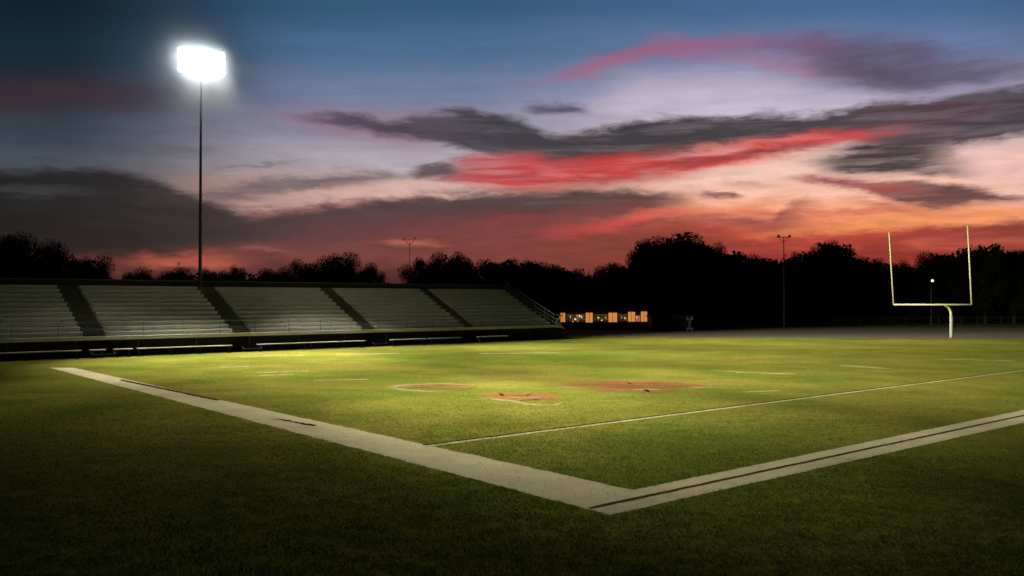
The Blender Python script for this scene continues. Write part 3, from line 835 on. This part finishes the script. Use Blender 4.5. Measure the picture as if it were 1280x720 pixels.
# long dark band
paint([(330, 136), (420, 138), (500, 148), (570, 138), (640, 148), (700, 166), (760, 156), (820, 146), (880, 148), (960, 142), (1040, 136), (1100, 124), (1180, 118), (1260, 108), (1350, 100), (1500, 95)],
      [(330, 142), (420, 158), (500, 170), (570, 184), (640, 198), (740, 212), (800, 202), (880, 188), (960, 180), (1020, 174), (1100, 182), (1200, 182), (1280, 172), (1350, 160), (1500, 150)],
      [(330, (100, 80, 98)), (480, (72, 61, 73)), (640, (54, 48, 55)), (800, (46, 42, 48)), (1000, (50, 44, 50)), (1120, (70, 46, 54)), (1280, (50, 43, 52))], soft=8, op=.97, tex=.22)
paint([(1000, 150), (1120, 140), (1200, 128), (1290, 125), (1400, 120)], [(1020, 150), (1120, 150), (1200, 148), (1290, 140), (1400, 130)], (110, 48, 58), soft=16, op=.55, tex=.7)
# red-lit underside
paint([(500, 208), (570, 194), (640, 188), (720, 196), (780, 190), (860, 184), (930, 176), (1000, 166), (1070, 158), (1130, 155), (1180, 158)],
      [(500, 222), (570, 232), (640, 238), (740, 236), (800, 228), (880, 215), (940, 206), (1000, 194), (1070, 180), (1130, 172), (1180, 166)],
      [(540, (150, 76, 86)), (600, (186, 70, 76)), (700, (204, 60, 63)), (820, (198, 56, 58)), (940, (220, 68, 60)), (1060, (212, 66, 68)), (1180, (190, 76, 80))], soft=11, op=1., tex=.5)
paint([(770, 205), (850, 196), (940, 184), (1020, 176), (1100, 172)], [(770, 214), (850, 207), (940, 198), (1020, 190), (1100, 184)], (92, 52, 58), soft=8, op=.8, tex=.6)
paint([(640, 222), (740, 222), (820, 220), (900, 210)], [(640, 232), (740, 234), (820, 228), (900, 216)], (110, 64, 70), soft=8, op=.6, tex=.6)
paint([(560, 205), (650, 212), (740, 222), (830, 212)], [(560, 214), (650, 222), (740, 230), (830, 220)], (150, 60, 66), soft=8, op=.6, tex=.9)
paint([(560, 226), (640, 228), (740, 230), (820, 222), (900, 210)], [(560, 238), (640, 240), (740, 240), (820, 232), (900, 220)], (236, 128, 112), soft=8, op=.5, tex=.6)
# cream glow between the bands
paint([(760, 232), (860, 216), (960, 200), (1040, 205), (1100, 214)], [(760, 238), (860, 236), (960, 236), (1040, 226), (1100, 220)], (250, 206, 188), soft=12, op=.65, tex=.35)
paint([(1150, 185), (1230, 176), (1300, 172), (1450, 170)], [(1150, 215), (1230, 232), (1300, 236), (1450, 236)], (240, 190, 182), soft=14, op=.6, tex=.2)
# grey lump at right
paint([(970, 198), (1040, 188), (1100, 172), (1170, 168), (1225, 188), (1260, 205)], [(970, 204), (1040, 216), (1110, 221), (1160, 220), (1225, 222), (1260, 213)], (66, 54, 60), soft=9, op=1., tex=.45)
# mauve band under it
paint([(940, 222), (1010, 214), (1080, 222), (1150, 226), (1220, 232), (1290, 238), (1400, 240)], [(940, 227), (1010, 228), (1070, 240), (1120, 256), (1180, 262), (1230, 254), (1290, 248), (1400, 244)],
      [(940, (170, 110, 112)), (1040, (150, 66, 72)), (1140, (92, 50, 56)), (1240, (86, 54, 58)), (1400, (110, 60, 66))], soft=7, op=.95, tex=.25)
paint([(1040, 224), (1100, 232), (1180, 240)], [(1040, 230), (1100, 242), (1180, 246)], (196, 66, 70), soft=7, op=.6, tex=.4)
# small dark blobs
paint([(636, 136), (668, 128), (710, 128), (750, 138)], [(636, 142), (668, 148), (710, 147), (750, 142)], (82, 76, 94), soft=8, op=.95, tex=.1)
paint([(505, 208), (528, 202), (560, 202), (582, 210)], [(505, 216), (528, 222), (560, 220), (582, 214)], (88, 72, 80), soft=7, op=.95, tex=.1)
# streaks over the left glow
paint([(225, 214), (300, 210), (350, 206), (400, 198)], [(225, 217), (300, 215), (350, 211), (400, 203)], (92, 88, 100), soft=4, op=.75, tex=.1)
paint([(180, 240), (270, 238), (330, 226), (410, 216), (480, 212), (560, 214)], [(180, 250), (270, 252), (340, 248), (420, 236), (480, 228), (560, 220)], (100, 86, 94), soft=9, op=.92, tex=.35)
paint([(420, 236), (500, 224), (580, 226), (640, 230), (700, 236)], [(420, 250), (500, 246), (580, 240), (640, 238), (700, 240)], (214, 176, 168), soft=9, op=.6, tex=.3)
paint([(230, 258), (300, 250), (380, 244), (450, 240)], [(230, 264), (300, 264), (380, 262), (450, 250)], (206, 176, 168), soft=8, op=.6, tex=.4)
paint([(260, 226), (340, 222), (430, 224), (520, 226)], [(260, 238), (340, 240), (430, 238), (520, 230)], (112, 96, 104), soft=7, op=.7, tex=.8)
paint([(30, 186), (140, 180), (240, 186), (330, 196)], [(30, 196), (140, 198), (240, 200), (330, 202)], (72, 74, 84), soft=10, op=.55, tex=.6)
paint([(850, 252), (930, 258), (1010, 262), (1100, 258), (1180, 262)], [(850, 260), (930, 268), (1010, 271), (1100, 268), (1180, 266)], (176, 78, 74), soft=7, op=.75, tex=.9)
paint([(1000, 246), (1080, 250), (1150, 262), (1240, 262), (1330, 258)], [(1000, 250), (1080, 258), (1150, 272), (1240, 272), (1330, 264)], (150, 62, 62), soft=7, op=.8, tex=.8)
paint([(880, 222), (950, 226), (1000, 232)], [(880, 228), (950, 234), (1000, 236)], (150, 90, 92), soft=6, op=.7, tex=.6)
# big dark mass, left and centre
paint([(-300, 205), (0, 214), (90, 208), (170, 214), (215, 226), (265, 250), (330, 264), (400, 256), (470, 248), (550, 243), (600, 235), (690, 232), (770, 235), (840, 242), (900, 250)],
      [(-300, 320), (0, 318), (120, 318), (240, 314), (330, 304), (430, 304), (520, 298), (620, 292), (700, 284), (770, 276), (840, 262), (900, 256)],
      [(-300, (16, 16, 22)), (0, (20, 21, 27)), (160, (31, 30, 35)), (280, (52, 45, 50)), (400, (72, 56, 62)), (560, (72, 54, 58)), (700, (66, 52, 54)), (830, (92, 56, 58))], soft=10, op=.97, tex=.10)
paint([(-100, 232), (60, 234), (160, 240)], [(-100, 242), (60, 244), (160, 244)], (84, 84, 90), soft=9, op=.6, tex=.3)
paint([(300, 278), (430, 272), (560, 266), (700, 262), (800, 258), (880, 262), (960, 272)], [(300, 306), (430, 312), (560, 310), (700, 312), (800, 305), (880, 296), (960, 288)], [(300, (84, 56, 62)), (500, (112, 60, 64)), (700, (140, 58, 60)), (860, (150, 60, 58)), (960, (170, 74, 66))], soft=18, op=.75, tex=.4)
paint([(560, 276), (660, 270), (740, 266)], [(560, 284), (660, 278), (740, 272)], (168, 60, 66), soft=8, op=.6, tex=.5)
# red glow under it
paint([(640, 290), (720, 280), (780, 270), (840, 260), (920, 254)], [(640, 304), (720, 302), (780, 290), (840, 274), (920, 262)], [(640, (140, 60, 62)), (720, (180, 62, 64)), (800, (206, 76, 74)), (920, (226, 120, 104))], soft=8, op=.9, tex=.3)
paint([(850, 240), (890, 237), (930, 239), (950, 243)], [(850, 246), (890, 249), (930, 248), (950, 246)], (118, 60, 66), soft=5, op=.9, tex=.2)
paint([(440, 290), (560, 284), (700, 292), (800, 284), (900, 290), (960, 298)], [(440, 335), (560, 340), (700, 350), (800, 350), (900, 345), (960, 335)], [(440, (110, 58, 60)), (600, (122, 58, 58)), (760, (124, 56, 52)), (900, (134, 50, 46))], soft=14, op=.9, tex=.3)
# swirl
paint([(840, 272), (900, 268), (960, 268), (990, 252), (1020, 244), (1045, 250)], [(840, 282), (900, 284), (960, 288), (990, 284), (1020, 274), (1045, 262)], (146, 68, 72), soft=8, op=.95, tex=.35)
# orange light low at right
paint([(900, 292), (980, 284), (1080, 272), (1180, 264), (1290, 256), (1400, 250)], [(900, 300), (980, 294), (1080, 288), (1180, 282), (1290, 270), (1400, 262)], (248, 158, 98), soft=8, op=.8, tex=.35)
paint([(960, 298), (1080, 292), (1180, 280), (1290, 272), (1400, 268)], [(960, 312), (1080, 312), (1180, 308), (1290, 306), (1400, 300)], [(960, (180, 66, 56)), (1100, (158, 52, 52)), (1280, (112, 44, 44)), (1400, (100, 40, 40))], soft=9, op=.8, tex=.4)
paint([(880, 312), (1000, 310), (1100, 314)], [(880, 318), (1000, 318), (1100, 320)], (186, 60, 60), soft=8, op=.5, tex=.5)
# low bright slits at left
paint([(120, 322), (200, 316), (270, 318), (340, 326)], [(120, 332), (200, 334), (270, 336), (340, 336)], (190, 94, 80), soft=8, op=.8, tex=.25)
paint([(290, 308), (330, 308), (380, 311)], [(290, 315), (330, 317), (380, 315)], (138, 86, 84), soft=5, op=.75, tex=.1)
paint([(465, 303), (510, 299), (570, 302)], [(465, 309), (510, 308), (570, 308)], (186, 104, 84), soft=5, op=.85, tex=.1)
# fine streaks everywhere near the sunset
fs = math_('MULTIPLY', math_('MULTIPLY', sstep(n_st2, .52, .72), sstep(el0, .03, .10, .28, .0)), step_az(600, 900))
col = mixc(fs, col, (232, 130, 104))
fd = math_('MULTIPLY', sstep(n_st, .55, .75), sstep(el0, .0, .22, .28, .0))
col = mixc(fd, col, (60, 48, 56))
tone = math_('ADD', 1., math_('MULTIPLY', math_('ADD', math_('MULTIPLY', math_('SUBTRACT', n_st2, .5), .6), math_('MULTIPLY', math_('SUBTRACT', n_mid, .5), .6)), sstep(el0, .05, .42, 1.0, .1)))
vm = N.new('ShaderNodeVectorMath'); vm.operation = 'SCALE'; LK.new(col, vm.inputs[0]); LK.new(tone, vm.inputs['Scale']); col = vm.outputs[0]
bg = N.new('ShaderNodeBackground'); LK.new(col, bg.inputs['Color']); bg.inputs['Strength'].default_value = 1.0
sky = N.new('ShaderNodeTexSky'); sky.sky_type = 'NISHITA'; sky.sun_disc = False; sky.sun_elevation = R(-3.0); sky.sun_rotation = R(22)
bg2 = N.new('ShaderNodeBackground'); LK.new(sky.outputs[0], bg2.inputs['Color']); bg2.inputs['Strength'].default_value = .05
add = N.new('ShaderNodeAddShader'); out = N.new('ShaderNodeOutputWorld')
LK.new(bg.outputs[0], add.inputs[0]); LK.new(bg2.outputs[0], add.inputs[1]); LK.new(add.outputs[0], out.inputs['Surface'])

# ------------------------------------------------------------------ camera
cd = bpy.data.cameras.new('camera'); cam = bpy.data.objects.new('camera', cd); COL.objects.link(cam)
cam.location = (0, 0, H); cam.rotation_euler = (R(90)+PITCH, 0, 0)
cd.sensor_width = 36; cd.lens = F/1280*36; cd.clip_end = 6000; cd.clip_start = .1
sc.camera = cam
sc.render.engine = 'CYCLES'
sc.view_settings.view_transform = 'Standard'; sc.view_settings.look = 'None'; sc.view_settings.exposure = 0; sc.view_settings.gamma = 1
